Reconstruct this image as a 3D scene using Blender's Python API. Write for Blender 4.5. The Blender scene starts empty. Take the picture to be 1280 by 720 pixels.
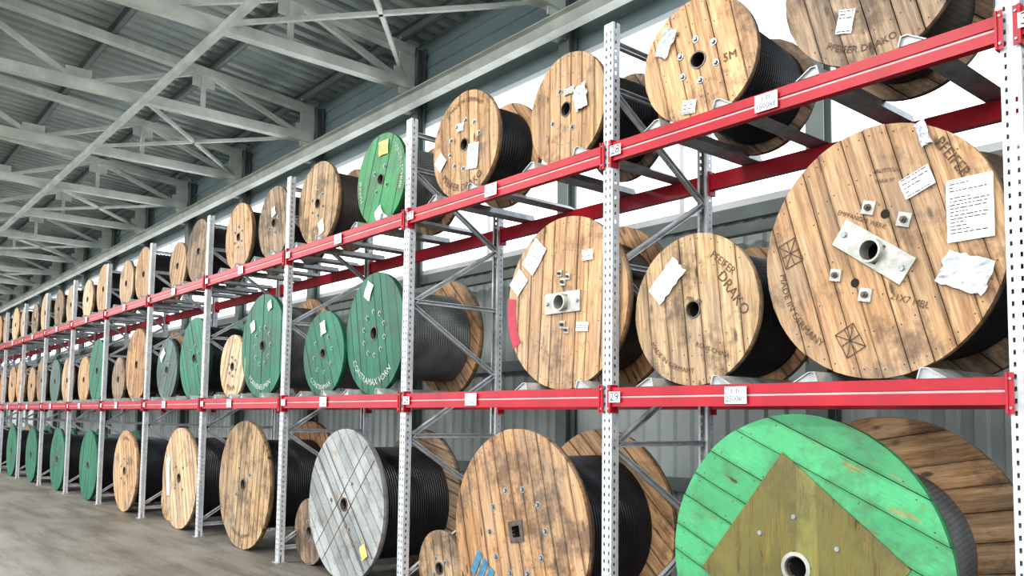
import bpy, math, random
from mathutils import Vector, Matrix
random.seed(7)
scene=bpy.context.scene
scene.view_settings.view_transform='Standard'
try: scene.view_settings.look='Medium High Contrast'
except Exception as e:
    scene.view_settings.look='None'
scene.view_settings.exposure=0.05
L=2.3; B1=1.6277; B2=3.1533; TOP=4.0; D=1.01; BH=0.058
NB=13; YW=2.5

# ------------------------------------------------------------------ materials
def newmat(name):
    m=bpy.data.materials.new(name); m.use_nodes=True
    nt=m.node_tree; b=nt.nodes['Principled BSDF']
    return m,nt,b
def N(nt,t,**k):
    n=nt.nodes.new(t)
    for a,v in k.items(): setattr(n,a,v)
    return n
def ramp(nt,src,p0,c0,p1,c1):
    r=N(nt,'ShaderNodeValToRGB'); e=r.color_ramp.elements
    e[0].position=p0; e[0].color=(*c0,1) if len(c0)==3 else c0
    e[1].position=p1; e[1].color=(*c1,1) if len(c1)==3 else c1
    nt.links.new(src,r.inputs[0]); return r.outputs[0]
def mixc(nt,fac,a,b,mode='MIX'):
    m=N(nt,'ShaderNodeMix',data_type='RGBA',blend_type=mode)
    for s,v in ((0,fac),(6,a),(7,b)):
        if isinstance(v,(int,float)): m.inputs[s].default_value=v
        elif isinstance(v,tuple): m.inputs[s].default_value=(*v,1)
        else: nt.links.new(v,m.inputs[s])
    return m.outputs[2]
def mth(nt,op,a,b=0.0,c=0.0):
    m=N(nt,'ShaderNodeMath',operation=op)
    for s,v in ((0,a),(1,b),(2,c)):
        if isinstance(v,(int,float)): m.inputs[s].default_value=v
        else: nt.links.new(v,m.inputs[s])
    return m.outputs[0]
def noise(nt,vec,scale,detail=4,rough=.6):
    n=N(nt,'ShaderNodeTexNoise'); n.inputs['Scale'].default_value=scale
    n.inputs['Detail'].default_value=detail; n.inputs['Roughness'].default_value=rough
    if vec is not None: nt.links.new(vec,n.inputs['Vector'])
    return n.outputs[0]
def vscale(nt,vec,s):
    m=N(nt,'ShaderNodeMapping'); m.inputs['Scale'].default_value=s
    nt.links.new(vec,m.inputs['Vector']); return m.outputs[0]
def bump(nt,b,h,st=.3,dist=.01):
    bp=N(nt,'ShaderNodeBump'); bp.inputs['Strength'].default_value=st; bp.inputs['Distance'].default_value=dist
    nt.links.new(h,bp.inputs['Height']); nt.links.new(bp.outputs[0],b.inputs['Normal'])
def wood(name,light,dark,stain=(.06,.042,.03),amt=.75,paint=None,chip=.60,thr=.50):
    m,nt,b=newmat(name)
    uv=N(nt,'ShaderNodeUVMap').outputs[0]
    tc=N(nt,'ShaderNodeTexCoord').outputs['Object']
    oi=N(nt,'ShaderNodeObjectInfo')
    ad=N(nt,'ShaderNodeVectorMath',operation='ADD'); nt.links.new(tc,ad.inputs[0])
    sc=N(nt,'ShaderNodeVectorMath',operation='SCALE'); nt.links.new(oi.outputs['Location'],sc.inputs[0]); sc.inputs['Scale'].default_value=3.7
    nt.links.new(sc.outputs[0],ad.inputs[1]); oc=ad.outputs[0]
    g1=noise(nt,vscale(nt,uv,(48,2.6,1)),1,6,.68)
    g2=noise(nt,vscale(nt,uv,(220,9,1)),1,3,.6)
    g3=noise(nt,vscale(nt,uv,(16,.9,1)),1,5,.7)
    col=ramp(nt,g1,.31,dark,.62,light)
    col=mixc(nt,.45,col,ramp(nt,g2,.35,(.42,.38,.35),.6,(1,1,1)),'MULTIPLY')
    col=mixc(nt,.65,col,ramp(nt,g3,.36,(.38,.31,.25),.53,(1,1,1)),'MULTIPLY')
    vo=N(nt,'ShaderNodeTexVoronoi'); vo.inputs['Scale'].default_value=1
    nt.links.new(vscale(nt,uv,(9,3.2,1)),vo.inputs['Vector'])
    kn=ramp(nt,vo.outputs['Distance'],.08,(1,1,1),.15,(0,0,0))
    col=mixc(nt,kn,col,tuple(x*.3 for x in dark))
    tone=N(nt,'ShaderNodeVertexColor',layer_name='tone').outputs[0]
    st=noise(nt,oc,3.3,8,.72)
    if paint:
        ch=noise(nt,vscale(nt,uv,(14,3,1)),1,7,.7)
        cm=ramp(nt,ch,chip,(0,0,0),chip+.05,(1,1,1))
        pv=noise(nt,oc,2.2,4,.6)
        pc=ramp(nt,pv,.35,tuple(x*.66 for x in paint),.65,paint)
        pc=mixc(nt,.45,pc,ramp(nt,g2,.3,(.6,.6,.6),.6,(1,1,1)),'MULTIPLY')
        col=mixc(nt,cm,pc,col)
    else:
        wz=noise(nt,oc,1.7,6,.65)
        gl=tuple((light[0]*.33+light[1]*.4+light[2]*.27)*q for q in (1.0,.88,.72))
        col=mixc(nt,ramp(nt,wz,.42,(0,0,0),.68,(.5,.5,.5)),col,mixc(nt,g1,tuple(x*.3 for x in gl),tuple(x*1.0 for x in gl)))
    col=mixc(nt,1.0,col,tone,'MULTIPLY')
    sp=N(nt,'ShaderNodeSeparateXYZ'); nt.links.new(uv,sp.inputs[0])
    fr=mth(nt,'DIVIDE',mth(nt,'FRACT',sp.outputs[0]),.12)
    ed=mth(nt,'MINIMUM',fr,mth(nt,'SUBTRACT',1.0,fr))
    n5=noise(nt,vscale(nt,uv,(20,4,1)),1,5,.7)
    ed=mth(nt,'ADD',ed,mth(nt,'MULTIPLY_ADD',n5,-.5,.27))
    dg=.40 if not paint else .65
    col=mixc(nt,.8,col,ramp(nt,ed,.0,(dg,dg*.9,dg*.8),.15,(1,1,1)),'MULTIPLY')
    sm=ramp(nt,st,thr,(0,0,0),thr+.12,(amt,amt,amt))
    col=mixc(nt,sm,col,mixc(nt,.8,col,stain))
    hs=N(nt,'ShaderNodeHueSaturation'); hs.inputs['Saturation'].default_value=.96
    mr=N(nt,'ShaderNodeMapRange'); mr.inputs['To Min'].default_value=.74 if not paint else .85; mr.inputs['To Max'].default_value=.96 if not paint else 1.05
    nt.links.new(oi.outputs['Random'],mr.inputs[0]); nt.links.new(mr.outputs[0],hs.inputs['Value'])
    nt.links.new(col,hs.inputs['Color']); nt.links.new(hs.outputs[0],b.inputs['Base Color'])
    b.inputs['Roughness'].default_value=.7 if not paint else .5
    bump(nt,b,g1,.35,.005)
    return m
def plain(name,c,rough=.5,metal=0.0,var=.25,scale=8,bmp=0):
    m,nt,b=newmat(name)
    tc=N(nt,'ShaderNodeTexCoord').outputs['Object']
    n=noise(nt,tc,scale,5,.6)
    col=ramp(nt,n,.35,tuple(x*(1-var) for x in c),.65,c)
    nt.links.new(col,b.inputs['Base Color'])
    b.inputs['Roughness'].default_value=rough; b.inputs['Metallic'].default_value=metal
    if bmp: bump(nt,b,n,bmp,.01)
    return m
def rope(name,c,rough,metal,turns):
    m,nt,b=newmat(name)
    uv=N(nt,'ShaderNodeUVMap').outputs[0]
    wv=N(nt,'ShaderNodeTexWave',wave_type='BANDS',bands_direction='DIAGONAL'); wv.inputs['Scale'].default_value=turns; wv.inputs['Distortion'].default_value=.6
    nt.links.new(uv,wv.inputs['Vector'])
    tc=N(nt,'ShaderNodeTexCoord').outputs['Object']; n=noise(nt,tc,6,5,.6)
    col=ramp(nt,wv.outputs['Fac'],.2,tuple(x*.72 for x in c),.7,c)
    col=mixc(nt,.6,col,ramp(nt,n,.35,(.5,.5,.5),.65,(1.1,1.1,1.1)),'MULTIPLY')
    nt.links.new(col,b.inputs['Base Color']); b.inputs['Roughness'].default_value=rough; b.inputs['Metallic'].default_value=metal
    bump(nt,b,wv.outputs['Fac'],.12,.003); return m
M={}
M['w_tan']=wood('wood_tan',(.74,.47,.235),(.40,.21,.09),amt=.82,thr=.53)
M['w_pale']=wood('wood_pale',(.76,.56,.33),(.48,.30,.15),amt=.75,thr=.54)
M['w_orange']=wood('wood_orange',(.70,.40,.17),(.32,.155,.06),amt=.88,thr=.50)
M['w_dirty']=wood('wood_dirty',(.68,.47,.24),(.30,.18,.09),amt=.88,thr=.49)
M['w_old']=wood('wood_weathered',(.50,.36,.23),(.20,.125,.07),amt=.85,thr=.47)
M['w_green']=wood('wood_painted_green',(.45,.30,.18),(.2,.12,.06),paint=(.006,.165,.090),chip=.69,amt=.55)
M['w_brightgreen']=wood('wood_painted_bright_green',(.45,.30,.18),(.2,.12,.06),paint=(.010,.27,.072),chip=.68,amt=.55)
M['w_mint']=wood('wood_painted_mint',(.3,.35,.12),(.12,.14,.05),paint=(.065,.42,.17),chip=.60,amt=.5,thr=.5)
M['w_grey']=wood('wood_painted_grey',(.45,.30,.18),(.2,.12,.06),paint=(.34,.37,.37),chip=.59,amt=.65)
M['w_greygreen']=wood('wood_painted_grey_green',(.45,.30,.18),(.2,.12,.06),paint=(.10,.19,.16),chip=.66,amt=.6)
M['olive']=wood('patch_olive',(.27,.235,.055),(.17,.15,.03),amt=.5,paint=(.235,.225,.058),chip=.5)
M['black']=rope('rope_black',(.024,.024,.028),.36,.1,22)
M['rope']=rope('rope_steel',(.18,.19,.19),.42,.3,22)
M['ropebrown']=rope('rope_dull',(.080,.068,.055),.55,.2,22)
M['steel']=plain('galvanised_steel',(.48,.48,.44),.38,.5,.4,14)
M['darksteel']=plain('dark_steel',(.16,.14,.12),.5,.5,.6,14)
M['hole']=plain('hole_dark',(.015,.012,.01),.9)
M['nail']=plain('nail_dark',(.07,.05,.04),.7)
M['bolt']=plain('bolt_zinc',(.34,.40,.42),.4,.5,.4,40)
M['ink']=plain('stencil_ink',(.13,.085,.055),.8,0,.65,35)
M['print']=plain('printed_text',(.06,.06,.07),.8,0,.3,60)
M['inkw']=plain('stencil_white',(.55,.62,.56),.7,0,.45,60)
M['paper']=plain('paper_white',(.78,.80,.80),.6,0,.12,5)
M['poly']=plain('plastic_sleeve',(.64,.69,.75),.15,0,.35,25)
M['redpaint']=plain('paint_magenta',(.40,.03,.06),.5,0,.3,10)
M['bluepaint']=plain('paint_blue',(.06,.22,.34),.5,0,.5,25)
M['yellow']=plain('paper_yellow',(.72,.60,.16),.5,0,.1,10)
M['red']=plain('beam_red',(.37,.006,.019),.37,0,.25,3)
M['slotglare']=plain('beam_slot_glare',(.62,.45,.44),.4,0,.3,3)  # pale colour paints in the light glare along the beam groove
M['post']=plain('upright_galvanised',(.55,.57,.585),.40,.3,.28,12)
M['support']=plain('support_galvanised',(.44,.46,.46),.4,.4,.4,10)
M['truss']=plain('truss_paint',(.68,.72,.655),.5,.05,.3,2)
M['trussd']=plain('steel_column_grey',(.20,.24,.23),.5,.1,.25,2)
M['deck']=plain('roof_deck',(.48,.54,.51),.34,.3,.35,.7)
M['clad']=plain('wall_cladding',(.48,.54,.53),.5,.1,.2,1.2)
M['cladd']=plain('wall_cladding_upper',(.33,.41,.42),.5,.1,.15,1.2)
M['frame']=plain('window_frame',(.75,.79,.81),.5,0,.1,3)
def floor_mat():
    m,nt,b=newmat('floor_concrete')
    tc=N(nt,'ShaderNodeTexCoord').outputs['Object']
    a=noise(nt,tc,.45,8,.65); c=noise(nt,vscale(nt,tc,(.35,2.6,1)),1.3,8,.68); f=noise(nt,tc,30,5,.7)
    col=ramp(nt,a,.34,(.145,.134,.114),.66,(.23,.22,.198))
    col=mixc(nt,.75,col,ramp(nt,c,.38,(.48,.45,.41),.55,(1.03,1.03,1.03)),'MULTIPLY')
    col=mixc(nt,.5,col,ramp(nt,f,.35,(.5,.5,.5),.6,(1.1,1.1,1.1)),'MULTIPLY')
    nt.links.new(col,b.inputs['Base Color'])
    r=ramp(nt,a,.3,(.42,)*3,.7,(.7,)*3); nt.links.new(r,b.inputs['Roughness'])
    bump(nt,b,f,.2,.005); return m
M['floor']=floor_mat()
def glow(name,c,s):
    m=bpy.data.materials.new(name); m.use_nodes=True; b=m.node_tree.nodes['Principled BSDF']
    b.inputs['Emission Color'].default_value=(*c,1); b.inputs['Emission Strength'].default_value=s; return m
M['tube']=glow('lamp_tube',(1,.98,.95),6)

# ------------------------------------------------------------------ mesh builder
class MB:
    def __init__(s): s.v=[];s.f=[];s.m=[];s.uv=[];s.t=[];s.sm=[];s.mats=[]
    def mi(s,k):
        if k not in s.mats: s.mats.append(k)
        return s.mats.index(k)
    def face(s,pts,k,uv=None,tone=1.0,smooth=False):
        b=len(s.v); s.v+= [tuple(p) for p in pts]; s.f.append(tuple(range(b,b+len(pts))))
        s.m.append(s.mi(k)); s.uv+= uv if uv else [(p[0],p[2]) for p in pts]; s.t+=[tone]*len(pts); s.sm.append(smooth)
    def grid(s,rows,k,closed=False,smooth=True,tone=1.0,uvs=None):
        b=len(s.v); n=len(rows[0]); mi=s.mi(k)
        for r in rows: s.v+=[tuple(p) for p in r]
        for i in range(len(rows)-1):
            for j in range(n if closed else n-1):
                j2=(j+1)%n
                ids=(b+i*n+j,b+i*n+j2,b+(i+1)*n+j2,b+(i+1)*n+j); s.f.append(ids); s.m.append(mi)
                if uvs: du,dv=uvs; s.uv+=[(j*du,rows[i][j][1]*dv),((j+1)*du,rows[i][j2][1]*dv),((j+1)*du,rows[i+1][j2][1]*dv),(j*du,rows[i+1][j][1]*dv)]
                else: s.uv+=[(s.v[q][0],s.v[q][2]) for q in ids]
                s.t+=[tone]*4; s.sm.append(smooth)
    def ycyl(s,cx,cz,y0,y1,r,n,k,cap0=True,cap1=True,r1=None,smooth=True,rot=0,tone=1.0):
        r1=r if r1 is None else r1
        A=[rot+2*math.pi*i/n for i in range(n)]
        a=[(cx+r*math.cos(t),y0,cz+r*math.sin(t)) for t in A]; c=[(cx+r1*math.cos(t),y1,cz+r1*math.sin(t)) for t in A]
        s.grid([a,c],k,closed=True,smooth=smooth,tone=tone)
        if cap0: s.face(a,k,tone=tone)
        if cap1: s.face(c,k,tone=tone)
    def box(s,c,sz,k,M4=None,tone=1.0):
        x,y,z=[q/2 for q in sz]
        P=[Vector((c[0]+a*x,c[1]+b*y,c[2]+d*z)) for a in(-1,1) for b in(-1,1) for d in(-1,1)]
        if M4 is not None: P=[M4@p for p in P]
        for q in ((0,1,3,2),(4,6,7,5),(0,4,5,1),(2,3,7,6),(0,2,6,4),(1,5,7,3)): s.face([P[i] for i in q],k,tone=tone)
    def frame(s,p,q,up):
        p=Vector(p);q=Vector(q);d=(q-p);ln=d.length;d.normalize();u=Vector(up)
        if abs(d.dot(u))>.98: u=Vector((1,0,0))
        a=d.cross(u).normalized(); u=a.cross(d)
        return ln,Matrix((( d.x,a.x,u.x,(p.x+q.x)/2),(d.y,a.y,u.y,(p.y+q.y)/2),(d.z,a.z,u.z,(p.z+q.z)/2),(0,0,0,1)))
    def bar(s,p,q,w,h,k,up=(0,0,1)):
        ln,Mx=s.frame(p,q,up); s.box((0,0,0),(ln,w,h),k,Mx)
    def chan(s,p,q,w,h,k,up=(0,0,1),t=.006):
        ln,Mx=s.frame(p,q,up)
        s.box((0,-w/2+t/2,0),(ln,t,h),k,Mx); s.box((0,0,h/2-t/2),(ln,w,t),k,Mx); s.box((0,0,-h/2+t/2),(ln,w,t),k,Mx)
    def obj(s,name,parent=None,loc=(0,0,0),rotz=0):
        me=bpy.data.meshes.new(name); me.from_pydata(s.v,[],s.f)
        for k in s.mats: me.materials.append(M[k])
        me.polygons.foreach_set('material_index',s.m); me.polygons.foreach_set('use_smooth',s.sm)
        uv=me.uv_layers.new(name='UVMap'); uv.data.foreach_set('uv',[c for p in s.uv for c in p])
        ca=me.color_attributes.new('tone','FLOAT_COLOR','CORNER'); ca.data.foreach_set('color',[c for t in s.t for c in (t,t,t,1.0)])
        me.update()
        o=bpy.data.objects.new(name,me); bpy.context.collection.objects.link(o)
        o.location=loc; o.rotation_euler=(0,0,rotz)
        if parent: o.parent=parent
        return o
_tc={}
def textgeo(st,size):
    if (st,size) in _tc: return _tc[(st,size)]
    cu=bpy.data.curves.new('tmp','FONT'); cu.body=st; cu.size=size; cu.align_x='CENTER'; cu.align_y='CENTER'; cu.resolution_u=2
    ob=bpy.data.objects.new('tmp',cu); bpy.context.collection.objects.link(ob)
    bpy.context.view_layer.update()
    me=bpy.data.meshes.new_from_object(ob.evaluated_get(bpy.context.evaluated_depsgraph_get()))
    r=([tuple(v.co) for v in me.vertices],[tuple(p.vertices) for p in me.polygons])
    bpy.data.objects.remove(ob); bpy.data.curves.remove(cu); bpy.data.meshes.remove(me)
    _tc[(st,size)]=r; return r
def put_text(mb,st,size,cx,cz,ang,k,y=-.004,sx=1.0):
    v,f=textgeo(st,size); ca,sa=math.cos(ang),math.sin(ang)
    P=[(cx+x*sx*ca-yy*sa,y,cz+x*sx*sa+yy*ca) for x,yy,_ in v]
    for q in f: mb.face([P[i] for i in q],k)
def arc_text(mb,st,size,rad,mid,k,y=-.004,outward=True,sx=1.0):
    v,f=textgeo(st,size); P=[]
    for x,yy,_ in v:
        if outward: a=mid-x*sx/rad; r=rad+yy
        else: a=mid+x*sx/rad; r=rad-yy
        P.append((r*math.cos(a),y,r*math.sin(a)))
    for q in f: mb.face([P[i] for i in q],k)
def paper(mb,cx,cz,w,h,ang,k='paper',lines=True,y=-.007,curl=.006):
    ca,sa=math.cos(ang),math.sin(ang)
    T=lambda u,v,yy:(cx+u*ca-v*sa,yy,cz+u*sa+v*ca)
    ph=random.random()*6
    rows=[]
    for i in range(5):
        v=-h/2+h*i/4
        rows.append([T(-w/2+w*j/4,v,y-curl*abs(math.sin(ph+i*.9+j*.6))) for j in range(5)])
    mb.grid(rows,k,smooth=True)
    if lines:
        yy=y-curl-.0015; n=max(4,int(h/.017))
        for i in range(n):
            if random.random()<.15: continue
            v=h*.42-h*.84*i/(n-1); t=.0022
            u=-w*.42
            while u<w*.36:
                w2=random.uniform(.008,.03); 
                mb.face([T(u,v-t,yy),T(min(u+w2,w*.42),v-t,yy),T(min(u+w2,w*.42),v+t,yy),T(u,v+t,yy)],'print'); u+=w2+.005
                if random.random()<.12: break
def crumple(mb,cx,cz,w,h,ang,k='poly',amp=.02,n=9):
    ca,sa=math.cos(ang),math.sin(ang); rows=[]
    for i in range(n):
        row=[]
        for j in range(n):
            u=-w/2+w*j/(n-1)+random.uniform(-1,1)*w*.035; v=-h/2+h*i/(n-1)+random.uniform(-1,1)*h*.035
            row.append((cx+u*ca-v*sa,-.01-random.random()*amp,cz+u*sa+v*ca))
        rows.append(row)
    mb.grid(rows,k,smooth=False)

def flange(mb,y0,R,th,ang,pw,mat,rh,front=True,dev=.22,nails=False):
    ca,sa=math.cos(ang),math.sin(ang)
    def T(u,v,y): return (u*ca-v*sa,y,u*sa+v*ca)
    half=th*.55
    ya,yb=(y0,y0+half) if front else (y0+th,y0+th-half)
    n=max(4,round(2*R/pw)); edges=[-R*.999+2*R*.999*i/n for i in range(n+1)]
    for i in range(1,n): edges[i]+=random.uniform(-1,1)*pw*.12
    for i in range(n):
        g=random.uniform(.0012,.003)
        u0=edges[i]+g; u1=edges[i+1]-g
        Rp=R*(1-random.random()*.007)
        u0=max(u0,-Rp*.999); u1=min(u1,Rp*.999)
        tone=random.uniform(1-dev,1+dev*.5); off=random.uniform(0,30); ui=random.randint(0,9); us_=.1196/(u1-u0)
        UVf=lambda u,v:((u-u0)*us_+.0002+ui,v+off)
        jit=random.uniform(-.0018,.0018); y=ya+jit
        m=7; us=[u0+(u1-u0)*j/m for j in range(m+1)]
        top=[(u,math.sqrt(max(Rp*Rp-u*u,1e-9))) for u in us]
        hit=(u0<rh and u1>-rh)
        polys=[]
        if not hit:
            polys.append(top+[(u,-v) for u,v in reversed(top)])
        else:
            us2=sorted(set(us+[q for q in (-rh,rh,0,-rh*.7,rh*.7,-rh*.92,rh*.92) if u0<q<u1]))
            inn=[(u,math.sqrt(max(rh*rh-u*u,0))) for u in us2]
            polys.append(top+[(u,v) for u,v in reversed(inn)])
            polys.append([(u,-v) for u,v in reversed(top)]+[(u,-v) for u,v in inn])
        for P in polys:
            mb.face([T(u,v,y) for u,v in P],mat,uv=[UVf(u,v) for u,v in P],tone=tone)
            for a in range(len(P)):
                p=P[a];q=P[(a+1)%len(P)]
                A=UVf(*p);B=UVf(*q)
                mb.face([T(*p,y),T(*q,y),T(*q,yb),T(*p,yb)],mat,uv=[A,B,(B[0],B[1]+.02),(A[0],A[1]+.02)],tone=tone*.75)
        if nails and front:
            for fr in (.93,.62,.36):
                rr=R*fr
                for uu in (u0+.022,u1-.022):
                    if abs(uu)<rr:
                        vv=math.sqrt(rr*rr-uu*uu)
                        for sg in (1,-1):
                            p=T(uu+random.uniform(-.004,.004),sg*vv+random.uniform(-.006,.006),0); mb.ycyl(p[0],p[2],y-.001,y+.004,.0042,6,'nail',True,False)
    n2=64; R2=R*.99; A=[2*math.pi*i/n2 for i in range(n2)]
    y2=y0+th if front else y0
    segs=[(rh,yb),(R2,yb),(R2,y2),(rh,y2)]
    rows=[[(r*math.cos(t),y,r*math.sin(t)) for t in A] for r,y in segs]
    mb.grid(rows,mat,closed=True,smooth=False,tone=.7)

def drum(level,s,R,W=.6,yf=.1,yaw=0,ang=None,mat='w_tan',rope='black',rc=.8,nb=6,rb=.3,hub='tube',extra=None,far=False,back=None,pw=.12,rd=None,name='cable_drum',dz=0):
    mb=MB(); th=.05 if R>.5 else .042
    rh=.055 if R>.5 else .045
    ang=random.uniform(-.5,.5) if ang is None else ang
    flange(mb,0,R,th,ang,pw,mat,rh,True,nails=not far)
    flange(mb,W-th,R,th,ang+.6,pw,back or mat,rh,True)
    n=40 if far else 80; rr=R*rc; wd=W-2*th; d=rd or (.024 if not far else .05)
    nw=max(6,int(wd/d)); rows=[]
    sub=4 if not far else 2
    for i in range(nw*sub+1):
        y=th+wd*i/(nw*sub); q=rr-(d*.4)*(1-abs(math.sin(math.pi*i/sub)))
        if sub==2: q=rr-(d*.35 if i%2==0 else 0)
        rows.append([(q*math.cos(2*math.pi*j/n),y,q*math.sin(2*math.pi*j/n)) for j in range(n)])
    mb.grid(rows,rope,closed=True,smooth=True,uvs=(2*math.pi*rr/n,1.0))
    mb.ycyl(0,0,.0,W,rh*.99,24,'hole',False,False)
    if hub=='tube':
        A=[2*math.pi*i/24 for i in range(24)]
        segs=[(rh*.98,.02),(rh*.98,-.006),(rh*1.18,-.006),(rh*1.18,.002)]
        mb.grid([[(r*math.cos(t),y,r*math.sin(t)) for t in A] for r,y in segs],'darksteel',closed=True,smooth=False)
    elif hub=='square':
        a=.07
        for k in range(4):
            t=math.radians(45+90*k+12); t2=t+math.pi/2; ri=rh*1.0
            mb.face([(a*1.5*math.cos(t),-.008,a*1.5*math.sin(t)),(a*1.5*math.cos(t2),-.008,a*1.5*math.sin(t2)),(ri*math.cos(t2),-.008,ri*math.sin(t2)),(ri*math.cos(t),-.008,ri*math.sin(t))],'darksteel')
    elif hub=='plate':
        pa,plen,pwid=extra.get('plate',(0,.42,.15))
        Mx=Matrix.Rotation(-pa,4,'Y')
        t=.075
        mb.box(((plen/2+t)/2,-.008,0),(plen/2-t,.016,pwid),'steel',Mx); mb.box((-(plen/2+t)/2,-.008,0),(plen/2-t,.016,pwid),'steel',Mx)
        if pwid/2>rh:
            mb.box((0,-.008,(pwid/2+rh*.9)/2),(2*t,.016,pwid/2-rh*.9),'steel',Mx); mb.box((0,-.008,-(pwid/2+rh*.9)/2),(2*t,.016,pwid/2-rh*.9),'steel',Mx)
        mb.box((t*.86,-.008,0),(t*.4,.0155,pwid),'steel',Mx); mb.box((-t*.86,-.008,0),(t*.4,.0155,pwid),'steel',Mx)
        A=[2*math.pi*i/32 for i in range(32)]
        segs=[(rh*.86,.03),(rh*.86,-.05),(rh*1.06,-.05),(rh*1.06,.0)]
        mb.grid([[(r*math.cos(q),y,r*math.sin(q)) for q in A] for r,y in segs],'steel',closed=True,smooth=False)
        for sx in(-1,1):
            p=Mx@Vector((sx*plen*.42,0,0)); mb.ycyl(p.x,p.z,-.028,-.016,.014,6,'bolt')
        for px,pz,sz,ro in extra.get('nuts',[]):
            mb.box((0,-.006,0),(sz,.012,sz),'steel',Matrix.Translation((px,0,pz))@Matrix.Rotation(ro,4,'Y'))
            mb.ycyl(px,pz,-.026,-.012,sz*.26,6,'darksteel',smooth=False); mb.ycyl(px,pz,-.036,-.026,sz*.13,12,'darksteel')
    if not far or nb:
        a0=random.random()
        for i in range(nb):
            t=a0+2*math.pi*i/nb; x=R*rb*math.cos(t); z=R*rb*math.sin(t); rr2=.021 if R<.5 else .024
            mb.ycyl(x,z,-.005,.002,rr2,16,'bolt',smooth=False); mb.ycyl(x,z,-.0065,-.005,rr2*.62,12,'hole',smooth=False); mb.ycyl(x,z,-.014,-.0065,rr2*.42,6,'bolt',smooth=False)
    ex=extra or {}
    for a in ex.get('papers',[]): paper(mb,a[0]*R,a[1]*R,a[2],a[3],a[4],*(a[5:]))
    for a in ex.get('crumple',[]): crumple(mb,a[0]*R,a[1]*R,a[2],a[3],a[4],*(a[5:]))
    for a in ex.get('text',[]): put_text(mb,a[0],a[1],a[2]*R,a[3]*R,a[4],a[5] if len(a)>5 else 'ink')
    for a in ex.get('arc',[]): arc_text(mb,a[0],a[1],a[2]*R,a[3],a[4] if len(a)>4 else 'ink',outward=(a[5] if len(a)>5 else True))
    if 'fn' in ex: ex['fn'](mb,R)
    zb={0:0.0,1:B1+BH,2:B2+BH}[level]
    o=mb.obj(name,loc=(s,yf,zb+R+.002+dz),rotz=-yaw)
    if level: supports.append((level,s,R))
    return o
supports=[]
# ------------------------------------------------------------------ the drums
pi=math.pi
def ring_fn(k,r0,r1,a0,a1,y=-.0035,n=24):
    def f(mb,R):
        rows=[[(r*R*math.cos(a0+(a1-a0)*i/n),y,r*R*math.sin(a0+(a1-a0)*i/n)) for i in range(n+1)] for r in (r0,r1)]
        mb.grid(rows,k,smooth=False)
    return f
def crate(mb,cx,cz,ang,s=.1):
    ca,sa=math.cos(ang),math.sin(ang); T=lambda u,v:(cx+u*ca-v*sa,-.004,cz+u*sa+v*ca)
    def ln(a,b,w=.005):
        dx,dy=b[0]-a[0],b[1]-a[1]; l=math.hypot(dx,dy); nx,ny=-dy/l*w/2,dx/l*w/2
        mb.face([T(a[0]+nx,a[1]+ny),T(b[0]+nx,b[1]+ny),T(b[0]-nx,b[1]-ny),T(a[0]-nx,a[1]-ny)],'ink')
    q=[(-s/2,-s*.6),(s/2,-s*.6),(s/2,s*.6),(-s/2,s*.6)]
    for i in range(4): ln(q[i],q[(i+1)%4])
    ln(q[0],q[2]);ln(q[1],q[3]); ln((-s/2,0),(s/2,0)); ln((0,-s*.6),(0,s*.6))
def m1fn(mb,R):
    crate(mb,-.46,.06,.35,.11); crate(mb,-.13,-.42,.5,.11)
    for x,z in ((.06,.17),(-.10,-.14)):
        mb.ycyl(x,z,-.004,.0,.022,20,'hole',smooth=False)
drum(1,-.65,.61,W=.72,yaw=.06,ang=.28,mat='w_tan',rope='black',nb=0,hub='plate',dz=.01,extra=dict(plate=(-.62,.42,.14),
  nuts=[(-.02,.215,.065,.3),(.155,.125,.065,.3),(-.045,-.205,.065,.2),(-.20,-.09,.06,.2)],
  papers=[(.36,.47,.15,.10,.35),(.74,.20,.20,.28,0.0)],crumple=[(.70,-.26,.22,.15,-.4),(.42,.83,.05,.12,.3)],
  text=[('PFEIFER',.07,.62,.60,-1.0),('EMPFANGER WERK',.032,-.1,.27,-.45),('21X7 MBL',.045,.28,-.42,-.35),('BRUTTO kg',.026,.12,.62,-.1),('TARA 97',.026,.1,.54,-.1)],
  arc=[('MADE IN GERMANY',.052,.84,3.68,'ink',False)],fn=m1fn),back='w_old')
drum(1,-1.72,.44,W=.62,yaw=0,ang=.1,mat='w_dirty',rope='black',nb=0,rc=.84,extra=dict(crumple=[(-.42,.42,.26,.13,.75,'paper',.012)],
  text=[('DRAKO',.085,.62,.15,-.95),('PFEIFER',.06,.47,.55,-.7),('ROHS CHINA',.04,.3,-.55,-.35),('MBL 42t',.035,.02,.12,-.3)],arc=[('MADE IN GERMANY',.042,.80,4.2,'ink',False)]),back='w_orange')
def m3fn(mb,R): ring_fn('redpaint',.85,1.0,3.0,3.65)(mb,R)
drum(1,-2.80,.585,W=.50,yaw=0,ang=-.05,mat='w_tan',rope='ropebrown',rc=.78,nb=0,hub='plate',back='w_orange',extra=dict(plate=(0,.34,.14),
  nuts=[(0,.14,.05,.1),(.05,.17,.04,.1),(0,-.15,.05,.1),(.04,-.19,.04,.1),(-.03,.2,.04,0)],
  papers=[(-.50,.60,.15,.22,-.7),(-.78,.32,.13,.15,-.8),(.40,.50,.10,.07,0),(.32,-.30,.11,.06,-.1)],fn=m3fn))
wt='inkw'
drum(1,-5.26,.55,W=.82,yaw=.05,mat='w_green',rope='rope',back='w_orange',nb=10,rb=.36,rc=.74,extra=dict(papers=[(-.2,.72,.12,.16,-.5)],arc=[('CONTRAMAX VORN',.085,.80,4.6,wt,False)]))
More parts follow.
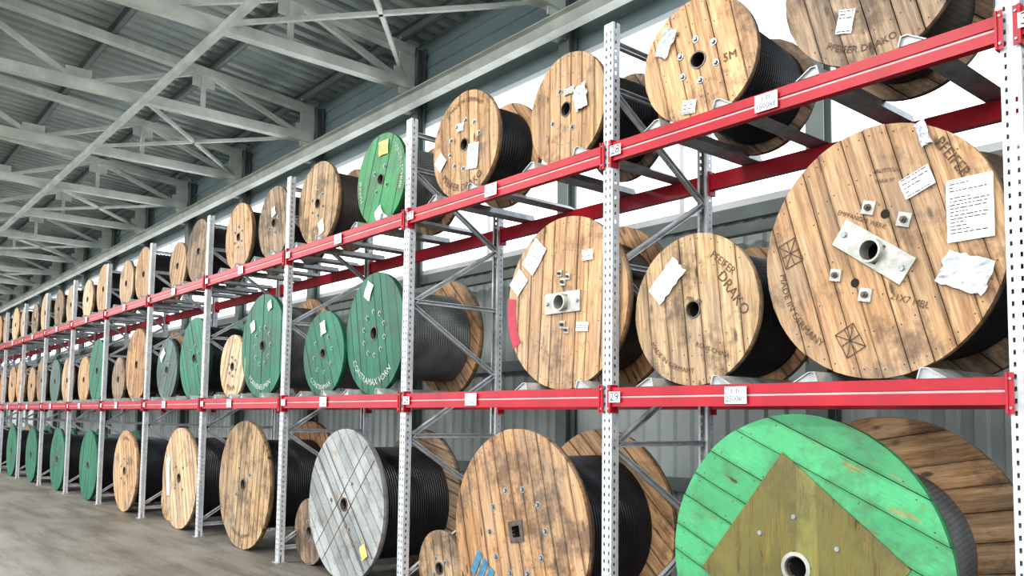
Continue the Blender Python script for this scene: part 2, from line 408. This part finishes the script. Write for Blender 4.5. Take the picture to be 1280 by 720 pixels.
drum(1,-6.22,.42,W=.5,mat='w_green',rope='rope',back='w_orange',nb=8,rb=.45,extra=dict(papers=[(.0,.6,.1,.13,.3)],arc=[('CONTRAMAX',.07,.80,4.6,wt,False)]))
drum(1,-7.66,.58,W=.6,mat='w_green',rope='rope',back='w_orange',nb=10,rb=.36,extra=dict(papers=[(-.45,.4,.12,.12,.3),(.3,.75,.1,.1,.3)],arc=[('VORNBAEUMEN',.085,.80,4.6,wt,False)]))
drum(1,-8.50,.38,W=.55,mat='w_pale',nb=6,extra=dict(arc=[('PFEIFER',.08,.7,4.6,'ink',False)]))
drum(1,-9.80,.54,W=.6,mat='w_green',nb=6,far=True)
drum(1,-10.88,.43,W=.6,mat='w_greygreen',nb=6,far=True,extra=dict(papers=[(-.4,.5,.2,.12,.7)]))
drum(1,-12.30,.56,W=.6,mat='w_orange',nb=0,far=True)
drum(1,-13.25,.36,W=.6,mat='w_old',nb=0,far=True)
drum(1,-14.57,.55,W=.6,mat='w_green',nb=0,far=True)
drum(1,-15.46,.42,W=.6,mat='w_tan',nb=0,far=True)
# top level
drum(2,-.66,.42,W=.62,yaw=-.12,ang=.25,mat='w_old',rope='ropebrown',nb=2,rb=.25,extra=dict(papers=[(-.62,.15,.07,.11,-.3),(-.25,-.42,.08,.12,-.2),(.35,.05,.16,.08,-.1)],arc=[('PFEIFER DRAKO',.05,.80,4.6,'ink',False)]),dz=.02)
drum(2,-1.68,.375,W=.80,yaw=-.12,ang=.22,mat='w_tan',rope='black',nb=6,rb=.34,rc=.83,extra=dict(crumple=[(-.55,.42,.09,.17,-.5)],papers=[(-.15,-.72,.09,.08,-.1)],text=[('5M',.07,.55,-.1,.1)]),back='w_old')
drum(2,-2.79,.39,W=.62,yaw=.05,ang=.0,mat='w_tan',rope='black',back='w_old',nb=4,rb=.4,extra=dict(crumple=[(.42,.08,.13,.16,.2)],papers=[(.1,.3,.1,.05,0)]))
drum(2,-3.95,.43,W=.46,ang=.05,mat='w_tan',rope='black',nb=10,rb=.45,extra=dict(papers=[(-.72,-.18,.12,.12,.75),(.28,-.28,.14,.20,-.1),(-.1,.35,.08,.07,0)],
  arc=[('MADE IN GERMANY',.05,.82,1.5,'ink',True),('PFEIFER DRAKO',.08,.80,4.6,'ink',False)]))
drum(2,-5.21,.42,W=.62,mat='w_brightgreen',rope='rope',back='w_orange',nb=4,rb=.3,extra=dict(papers=[(.12,.66,.16,.13,0,'yellow'),(0,-.78,.12,.14,.5)],
  arc=[('VERSEILTECHNIK',.06,.84,.2,wt,True),('MARINE',.06,.84,3.3,wt,True)]))
drum(2,-6.43,.43,W=.44,mat='w_dirty',rope='ropebrown',back='w_orange',nb=6,extra=dict(papers=[(.25,-.6,.11,.14,.3)]))
drum(2,-7.47,.41,W=.5,mat='w_old',nb=4,extra=dict(papers=[(0,.3,.1,.1,.3)]))
drum(2,-8.46,.41,W=.5,mat='w_tan',nb=6)
drum(2,-9.80,.43,W=.5,mat='w_old',nb=0,far=True)
drum(2,-10.60,.34,W=.5,mat='w_tan',nb=0,far=True)
drum(2,-12.15,.42,W=.5,mat='w_tan',nb=0,far=True)
drum(2,-13.05,.38,W=.5,mat='w_pale',nb=0,far=True)
# floor level
def l1fn(mb,R):
    Mx=Matrix.Rotation(-math.radians(52),4,'Y')
    h=.53*R; r=.062
    for c,sz in (((0,-.005,(h+r)/2),(2*h,.008,h-r)),((0,-.005,-(h+r)/2),(2*h,.008,h-r)),(((h+r)/2,-.005,0),(h-r,.008,2*r)),((-(h+r)/2,-.005,0),(h-r,.008,2*r))): mb.box(c,sz,'olive',Mx)
    for a in (.5,1.6,2.5,5.6):
        mb.ycyl(.33*R*math.cos(a),.33*R*math.sin(a),-.016,-.009,.012,12,'bolt',smooth=False)
    A=[2*math.pi*i/32 for i in range(32)]
    mb.grid([[(q*math.cos(t),y,q*math.sin(t)) for t in A] for q,y in ((.060,.03),(.060,-.016),(.080,-.014),(.080,-.005))],'steel',closed=True,smooth=False)
drum(0,-1.05,.765,W=1.02,yf=.05,yaw=0,ang=1.15,mat='w_mint',rope='rope',back='w_tan',nb=0,rb=.36,rc=.62,pw=.15,extra=dict(fn=l1fn))
def l2fn(mb,R):
    for i in range(3):
        x=-.44+.07*i; z=-.27-.05*i
        mb.box((0,-.004,0),(.06,.004,.18),'bluepaint',Matrix.Translation((x,0,z))@Matrix.Rotation(.5,4,'Y'))
drum(0,-3.20,.71,W=.88,yf=.05,ang=.25,mat='w_orange',rope='black',nb=10,rb=.42,hub='square',rc=.72,back='w_tan',extra=dict(fn=l2fn))
drum(0,-4.25,.30,W=.5,yf=.15,mat='w_dirty',nb=4)
def l3fn(mb,R):
    for a in (.75,-.75):
        for o in (-.09,.09):
            c=Matrix.Rotation(a,4,'Y'); mb.box((o,-.002,0),(.006,.004,1.93*math.sqrt(R*R-o*o)),'ink',c)
drum(0,-5.63,.69,W=.86,yf=.05,ang=.75,mat='w_grey',rope='black',nb=3,rb=.35,rc=.75,back='w_old',extra=dict(fn=l3fn,papers=[(.55,-.55,.10,.12,.5,'yellow',False)]))
drum(0,-6.60,.33,W=.5,yf=.2,mat='w_old',nb=4)
drum(0,-7.94,.715,W=.85,yf=.05,mat='w_dirty',rope='black',rc=.7,nb=4,rb=.3,back='w_orange',extra=dict(arc=[('MADE IN GERMANY',.06,.8,4.7,'ink',False)]))
drum(0,-10.04,.66,W=.8,yf=.05,mat='w_pale',nb=4,extra=dict(papers=[(-.6,0,.12,.5,.1,'paper',False)]))
drum(0,-12.49,.62,W=.8,yf=.05,mat='w_tan',nb=6,far=True,extra=dict(arc=[('GERMANY',.07,.8,1.5)]))
drum(0,-14.66,.60,W=.8,yf=.05,mat='w_green',nb=4,far=True)
drum(0,-16.99,.60,W=.8,yf=.05,mat='w_green',nb=4,far=True)
drum(0,-19.43,.59,W=.8,yf=.05,mat='w_green',nb=0,far=True)
drum(0,-21.7,.6,W=.8,yf=.05,mat='w_green',nb=0,far=True)
drum(0,-24.1,.58,W=.8,yf=.05,mat='w_tan',nb=0,far=True)
drum(0,-26.4,.6,W=.8,yf=.05,mat='w_tan',nb=0,far=True)
for x in (-11.05,-13.4,-15.7,-18.0,-20.3): drum(0,x+.0,.3,W=.5,yf=.25,mat=random.choice(['w_tan','w_old']),nb=0,far=True)
for n in range(6,NB):
    x0=-n*L
    if n>=7:
        ms=random.choices(['w_tan','w_pale','w_old','w_orange','w_green','w_greygreen'],[4,3,2,2,2,1],k=2)
        drum(1,x0-.62,random.uniform(.42,.53),W=.6,mat=ms[0],nb=0,far=True); drum(1,x0-1.66,random.uniform(.38,.5),W=.6,mat=ms[1],nb=0,far=True)
    ms=random.choices(['w_tan','w_pale','w_old','w_orange'],[4,3,2,2],k=2)
    drum(2,x0-.62,random.uniform(.38,.44),W=.5,mat=ms[0],nb=0,far=True); drum(2,x0-1.66,random.uniform(.36,.44),W=.5,mat=ms[1],nb=0,far=True)
for lv,s,R,mt in ((2,.6,.42,'w_tan'),(2,1.65,.42,'w_old'),(1,.68,.56,'w_tan'),(1,1.75,.44,'w_green'),(0,1.15,.72,'w_orange')): drum(lv,s,R,W=.7,mat=mt)

# ------------------------------------------------------------------ pallet rack
rack=bpy.data.objects.new('pallet_rack',None); bpy.context.collection.objects.link(rack)
def upright(mb,ysgn,y0,pitch=.05):
    w=.08; d=.062*ysgn
    nrow=int((TOP-.1)/pitch)
    def Q(a,b,c,e): mb.face([(a,y0,c),(b,y0,c),(b,y0,e),(a,y0,e)],'post')
    Q(-w/2,w/2,0,.06)
    for i in range(nrow):
        z0=.06+i*pitch; z3=z0+pitch; z1=z0+.015; z2=z3-.015
        Q(-w/2,w/2,z0,z1); Q(-w/2,w/2,z2,z3)
        Q(-w/2,-.024,z1,z2); Q(-.014,.014,z1,z2); Q(.024,w/2,z1,z2)
    Q(-w/2,w/2,.06+nrow*pitch,TOP)
    for sx in(-1,1):
        x=sx*w/2
        mb.face([(x,y0,0),(x,y0+d*.3,0),(x,y0+d*.3,TOP),(x,y0,TOP)],'post')
        mb.face([(x,y0+d*.5,0),(x,y0+d,0),(x,y0+d,TOP),(x,y0+d*.5,TOP)],'post')
        for i in range(nrow):
            z0=.06+i*pitch*1; mb.face([(x,y0+d*.3,z0+.02),(x,y0+d*.5,z0+.02),(x,y0+d*.5,z0+pitch),(x,y0+d*.3,z0+pitch)],'post')
        mb.face([(x,y0+d,0),(x-sx*.02,y0+d,0),(x-sx*.02,y0+d,TOP),(x,y0+d,TOP)],'post')
    mb.box((0,y0+d/2,.004),(.14,.11,.008),'support')
mb=MB(); upright(mb,1,0); upright(mb,-1,D)
hgt=.56; flip=False
mb.chan((0,.05,.15),(0,D-.05,.15),.035,.04,'post')
z=.2
while z+hgt<TOP-.1:
    a,b=((.05,z),(D-.05,z+hgt)); 
    if flip: a,b=(.05,z+hgt),(D-.05,z)
    mb.chan((0,a[0],a[1]),(0,b[0],b[1]),.035,.035,'post'); flip=not flip; z+=hgt
    if not flip: mb.chan((0,.05,z+.02),(0,D-.05,z+.02),.035,.035,'post')
mb.chan((0,.05,TOP-.12),(0,D-.05,TOP-.12),.035,.04,'post')
first=mb.obj('upright_frame_1',parent=rack,loc=(L,0,0))
for n in range(0,NB+1):
    o=bpy.data.objects.new('upright_frame_%d'%(n+2),first.data); bpy.context.collection.objects.link(o); o.location=(-n*L,0,0); o.parent=rack
def beam(mb,yf,sg):
    x0=-L+.045; x1=-.045
    prof=[(0,-BH),(0,-.008),(.008,-.005),(.008,.005),(0,.008),(0,BH),(.028,BH),(.028,BH-.004),(.046,BH-.004),(.046,-BH)]
    P=[(yf+sg*y,z) for y,z in prof]
    for i in range(len(P)):
        a=P[i];b=P[(i+1)%len(P)]
        k='slotglare' if i==2 else 'red'
        mb.face([(x0,a[0],a[1]),(x1,a[0],a[1]),(x1,b[0],b[1]),(x0,b[0],b[1])],k)
    for x,s in ((x0,-1),(x1,1)):
        mb.box((x,yf+sg*.02,-.01),(.010,.070,.17),'red')
        mb.box((x+s*.014,yf-sg*.006,-.01),(.024,.004,.17),'red')
        for zz in (-.07,.05): mb.ycyl(x+s*.014,zz,min(yf-sg*.008,yf-sg*.014),max(yf-sg*.008,yf-sg*.014),.006,8,'bolt')
mb=MB(); beam(mb,-.012,1); beam(mb,D+.012,-1)
bm=mb.obj('beam_pair_1',parent=rack,loc=(L,0,B1))
c=2
for n in range(-1,NB):
    for zB in (B1,B2):
        if n==-1 and zB==B1: continue
        o=bpy.data.objects.new('beam_pair_%d'%c,bm.data); c+=1; bpy.context.collection.objects.link(o); o.location=(-n*L,0,zB); o.parent=rack
mb=MB()
for lv,s,R in supports:
    zt={1:B1,2:B2}[lv]+BH; h=.05
    a=math.sqrt(2*R*h-h*h)+.03
    for sg in(-1,1):
        x=s+sg*a; y0=-.015; y1=D+.015; t=.005
        so=[(-sg*.035,0),(-sg*.02,h),(sg*.015,h),(sg*.10,0)]
        si=[(-sg*.028,0),(-sg*.014,h-t),(sg*.012,h-t),(sg*.088,0)]
        Fo=[(x+u,y0,zt+v+.001) for u,v in so]; Bo=[(x+u,y1,zt+v+.001) for u,v in so]
        Fi=[(x+u,y0,zt+v+.001) for u,v in si]; Bi=[(x+u,y1,zt+v+.001) for u,v in si]
        for i in range(3):
            mb.face([Fo[i],Fo[i+1],Bo[i+1],Bo[i]],'support'); mb.face([Fi[i],Fi[i+1],Bi[i+1],Bi[i]],'support')
            mb.face([Fo[i],Fo[i+1],Fi[i+1],Fi[i]],'support'); mb.face([Bo[i],Bo[i+1],Bi[i+1],Bi[i]],'support')
        mb.face([(x+u,y0+.012,zt+v+.001) for u,v in si],'support')
        xa=x+so[0][0]; xb=x+so[3][0]
        mb.face([(xa,y0,zt+.001),(xb,y0,zt+.001),(xb,y1,zt+.001),(xa,y1,zt+.001)],'support')
mb.obj('support_bars',parent=rack)
mb=MB()
def plate(x,z,w,h,tx,size):
    y=-.026
    mb.box((x,y,z),(w,.003,h),'paper')
    v,f=textgeo(tx,size); P=[(x+a,y-.003,z+b) for a,b,_ in v]
    for q in f: mb.face([P[i] for i in q],'print')
for n in range(0,NB):
    plate(-n*L+.085,B2+.0,.09,.065,str(29-n) if n else '30',.075)
    plate(-n*L+.085,B1+.0,.09,.065,str(30-n),.075)
    plate(-n*L-1.35,B1,.135,.09,'г/п\n2500кг',.042); plate(-n*L-1.15,B2,.135,.09,'г/п\n1500кг',.042)
mb.obj('number_plates',parent=rack)

# ------------------------------------------------------------------ building
XR=9.0; XL=-48.0; YO=-14.0
me=MB(); me.box(((XR+XL)/2,-8,-.1),(XR-XL+20,26,.2),'floor'); me.obj('floor')
def corr(mb,x0,x1,y,z0,z1,pitch,amp,k):
    n=int((x1-x0)/pitch); xs=[]
    for i in range(n):
        a=x0+i*pitch; xs+=[(a,0),(a+pitch*.4,0),(a+pitch*.5,amp),(a+pitch*.9,amp)]
    for i in range(len(xs)-1):
        (xa,da),(xb,db)=xs[i],xs[i+1]; mb.face([(xa,y+da,z0),(xb,y+db,z0),(xb,y+db,z1),(xa,y+da,z1)],k)
ZS=3.41; ZT=5.55; ZR=6.75
mb=MB(); corr(mb,XL,XR,YW+.12,0,ZS,.2,.035,'clad')
z=ZT
while z<ZR+.2:
    mb.face([(XL,YW+.10,z),(XR,YW+.10,z),(XR,YW+.13,z+.19),(XL,YW+.13,z+.19)],'cladd')
    mb.face([(XL,YW+.13,z+.19),(XR,YW+.13,z+.19),(XR,YW+.10,z+.2),(XL,YW+.10,z+.2)],'cladd'); z+=.2
mb.box(((XL+XR)/2,YW+.18,.4),(XR-XL,.04,.8),'clad')
mb.obj('wall_back')
mb=MB()
mb.box(((XL+XR)/2,YW+.10,ZS-.05),(XR-XL,.06,.12),'trussd'); mb.bar((XL,YW-.12,ZS-.26),(XR,YW-.12,ZS-.26),.09,.09,'trussd')
for zz in (.9,2.1): mb.bar((XL,YW+.04,zz),(XR,YW+.04,zz),.1,.12,'trussd')
mb.obj('trim_sill_rail')
XC=[-5.3-3*i for i in range(-4,15)]
mb=MB()
for xc in XC:
    for q in (0,1.5):
        w=.06 if q else .10
        mb.box((xc-q,YW+.12,(ZS+ZT)/2),(w,.03,ZT-ZS),'frame')
mb.box(((XL+XR)/2,YW+.12,ZS+.04),(XR-XL,.05,.08),'frame'); mb.box(((XL+XR)/2,YW+.12,ZT-.03),(XR-XL,.05,.06),'frame'); mb.box(((XL+XR)/2,YW+.12,ZS+1.1),(XR-XL,.03,.035),'frame')
mb.obj('window_1')
mb=MB()
mb.box(((XL+XR)/2,YW-.28,5.83),(XR-XL,.14,.012),'truss'); mb.box(((XL+XR)/2,YW-.28,5.65),(XR-XL,.14,.012),'truss'); mb.box(((XL+XR)/2,YW-.26,5.74),(XR-XL,.02,.18),'truss')
for xc in XC:
    mb.box((xc,YW+.0,3.3),(.010,.12,6.6),'trussd'); mb.box((xc,YW+.06,3.3),(.16,.012,6.6),'trussd'); mb.box((xc,YW-.06,3.3),(.16,.012,6.6),'trussd')
    mb.box((xc,YW-.12,5.74),(.12,.14,.17),'trussd')
mb.obj('steel_frame')
roofz=lambda y: ZR+(YW-y)*.085
mb=MB(); pitch=.25; y0=YW+.3; y1=YO
n=int((XR-XL)/pitch); xs=[]
for i in range(n):
    a=XL+i*pitch; xs+=[(a,0),(a+pitch*.45,0),(a+pitch*.55,.06),(a+pitch*.9,.06)]
for i in range(len(xs)-1):
    (xa,da),(xb,db)=xs[i],xs[i+1]
    mb.face([(xa,y0,roofz(y0)+da),(xb,y0,roofz(y0)+db),(xb,y1,roofz(y1)+db),(xa,y1,roofz(y1)+da)],'deck')
mb.obj('ceiling')
zc=6.05
for xc in XC:
    mb=MB()
    mb.bar((xc,YW-.1,zc),(xc,YO,zc),.14,.14,'truss'); mb.bar((xc,YW-.1,roofz(YW)-.22),(xc,YO,roofz(YO)-.22),.14,.12,'truss')
    st=1.7; y=YW-.2
    while y-st>YO:
        ya,yb=y,y-st
        mb.bar((xc,ya,zc),(xc,yb,roofz(yb)-.22),.07,.07,'truss')
        mb.bar((xc,yb,roofz(yb)-.22),(xc,yb-st,zc),.07,.07,'truss')
        mb.bar((xc,yb,zc),(xc,yb,roofz(yb)-.22),.06,.06,'truss')
        mb.box((xc,ya-.02,zc+.12),(.012,.34,.2),'truss'); mb.box((xc,yb,roofz(yb)-.36),(.012,.34,.2),'truss')
        y-=2*st
    mb.box((xc,YW-.16,zc+.25),(.02,.3,.8),'truss')
    mb.obj('roof_truss')
mb=MB()
y=YW-.3
while y>YO:
    mb.chan((XL,y,roofz(y)-.08),(XR,y,roofz(y)-.08),.07,.15,'trussd'); y-=1.45
for yy in (-.3,-4.3,-8.3): mb.bar((XL,yy,zc-.09),(XR,yy,zc-.09),.08,.08,'truss')
for i,xc in enumerate(XC[:-1]):
    if i%2==0:
        mb.bar((xc,YW-.2,zc+.02),(xc-3,-.3,zc+.02),.05,.05,'truss'); mb.bar((xc,-.3,zc+.02),(xc-3,YW-.2,zc+.02),.05,.05,'truss')
    for yy in (-4.3,): 
        mb.bar((xc,yy,zc),(xc-1.5,yy,roofz(yy)-.2),.05,.05,'truss'); mb.bar((xc-1.5,yy,roofz(yy)-.2),(xc-3,yy,zc),.05,.05,'truss')
mb.obj('roof_purlins')
mb=MB()
z=0
while z<8.4:
    mb.face([(XL,YW+.2,z),(XL,YO,z),(XL+.03,YO,z+.28),(XL+.03,YW+.2,z+.28)],'clad'); mb.face([(XL+.03,YW+.2,z+.28),(XL+.03,YO,z+.28),(XL,YO,z+.3),(XL,YW+.2,z+.3)],'clad'); z+=.3
mb.obj('wall_left')
for i,(x,y) in enumerate([(x,y) for y in (-2.6,-7.0) for x in (3.5,-2.5,-8.5,-14.5,-20.5,-26.5,-34)]):
    e=MB(); z=5.75
    e.box((0,0,.05),(1.5,.22,.05),'frame'); e.box((0,.12,.02),(1.5,.02,.1),'frame'); e.box((0,-.12,.02),(1.5,.02,.1),'frame')
    for q in(-.05,.05):
        e.box((0,q,.0),(1.4,.03,.03),'tube')
    e.bar((-.6,0,.07),(-.6,0,.35),.01,.01,'frame'); e.bar((.6,0,.07),(.6,0,.35),.01,.01,'frame')
    lamp=e.obj('ceiling_lamp',loc=(x,y,z))
    ld=bpy.data.lights.new('lamp_light','AREA'); ld.shape='RECTANGLE'; ld.size=1.4; ld.size_y=.3; ld.energy=190; ld.color=(1,.98,.95)
    lo=bpy.data.objects.new('lamp_light',ld); bpy.context.collection.objects.link(lo); lo.parent=lamp; lo.location=(0,0,-.06)
sd=bpy.data.lights.new('sun','SUN'); sd.energy=1.9; sd.angle=math.radians(25); sd.color=(1,.975,.94)
so=bpy.data.objects.new('sun',sd); bpy.context.collection.objects.link(so)
dirv=Vector((-.42,.95,-.30)); so.rotation_euler=dirv.to_track_quat('-Z','Y').to_euler(); so.location=(5,-20,8)
w=bpy.data.worlds.new('sky'); scene.world=w; w.use_nodes=True; nt=w.node_tree; bg=nt.nodes['Background']
tc=nt.nodes.new('ShaderNodeTexCoord'); sx=nt.nodes.new('ShaderNodeSeparateXYZ'); nt.links.new(tc.outputs['Generated'],sx.inputs[0])
r=ramp(nt,sx.outputs[2],0.0,(.95,.97,1.0),.6,(.80,.89,1.0)); nt.links.new(r,bg.inputs[0]); bg.inputs[1].default_value=2.6
# ------------------------------------------------------------------ camera
q=[1.2872,-3.7741,1.4859,.6978,.0737,.0127,1052.364,446.37]
th,p,ro=q[3:6]
F=Vector((-math.cos(th)*math.cos(p),math.sin(th)*math.cos(p),math.sin(p))); Rv=Vector((math.sin(th),math.cos(th),0)); U=Rv.cross(F)
R2=Rv*math.cos(ro)+U*math.sin(ro); U2=U*math.cos(ro)-Rv*math.sin(ro)
cd=bpy.data.cameras.new('camera'); cam=bpy.data.objects.new('camera',cd); bpy.context.collection.objects.link(cam)
cam.matrix_world=Matrix(((R2.x,U2.x,-F.x,q[0]),(R2.y,U2.y,-F.y,q[1]),(R2.z,U2.z,-F.z,q[2]),(0,0,0,1)))
cd.sensor_width=36; cd.lens=q[6]*36/1280; cd.shift_y=(q[7]-360)/1280; cd.clip_end=300
scene.camera=cam
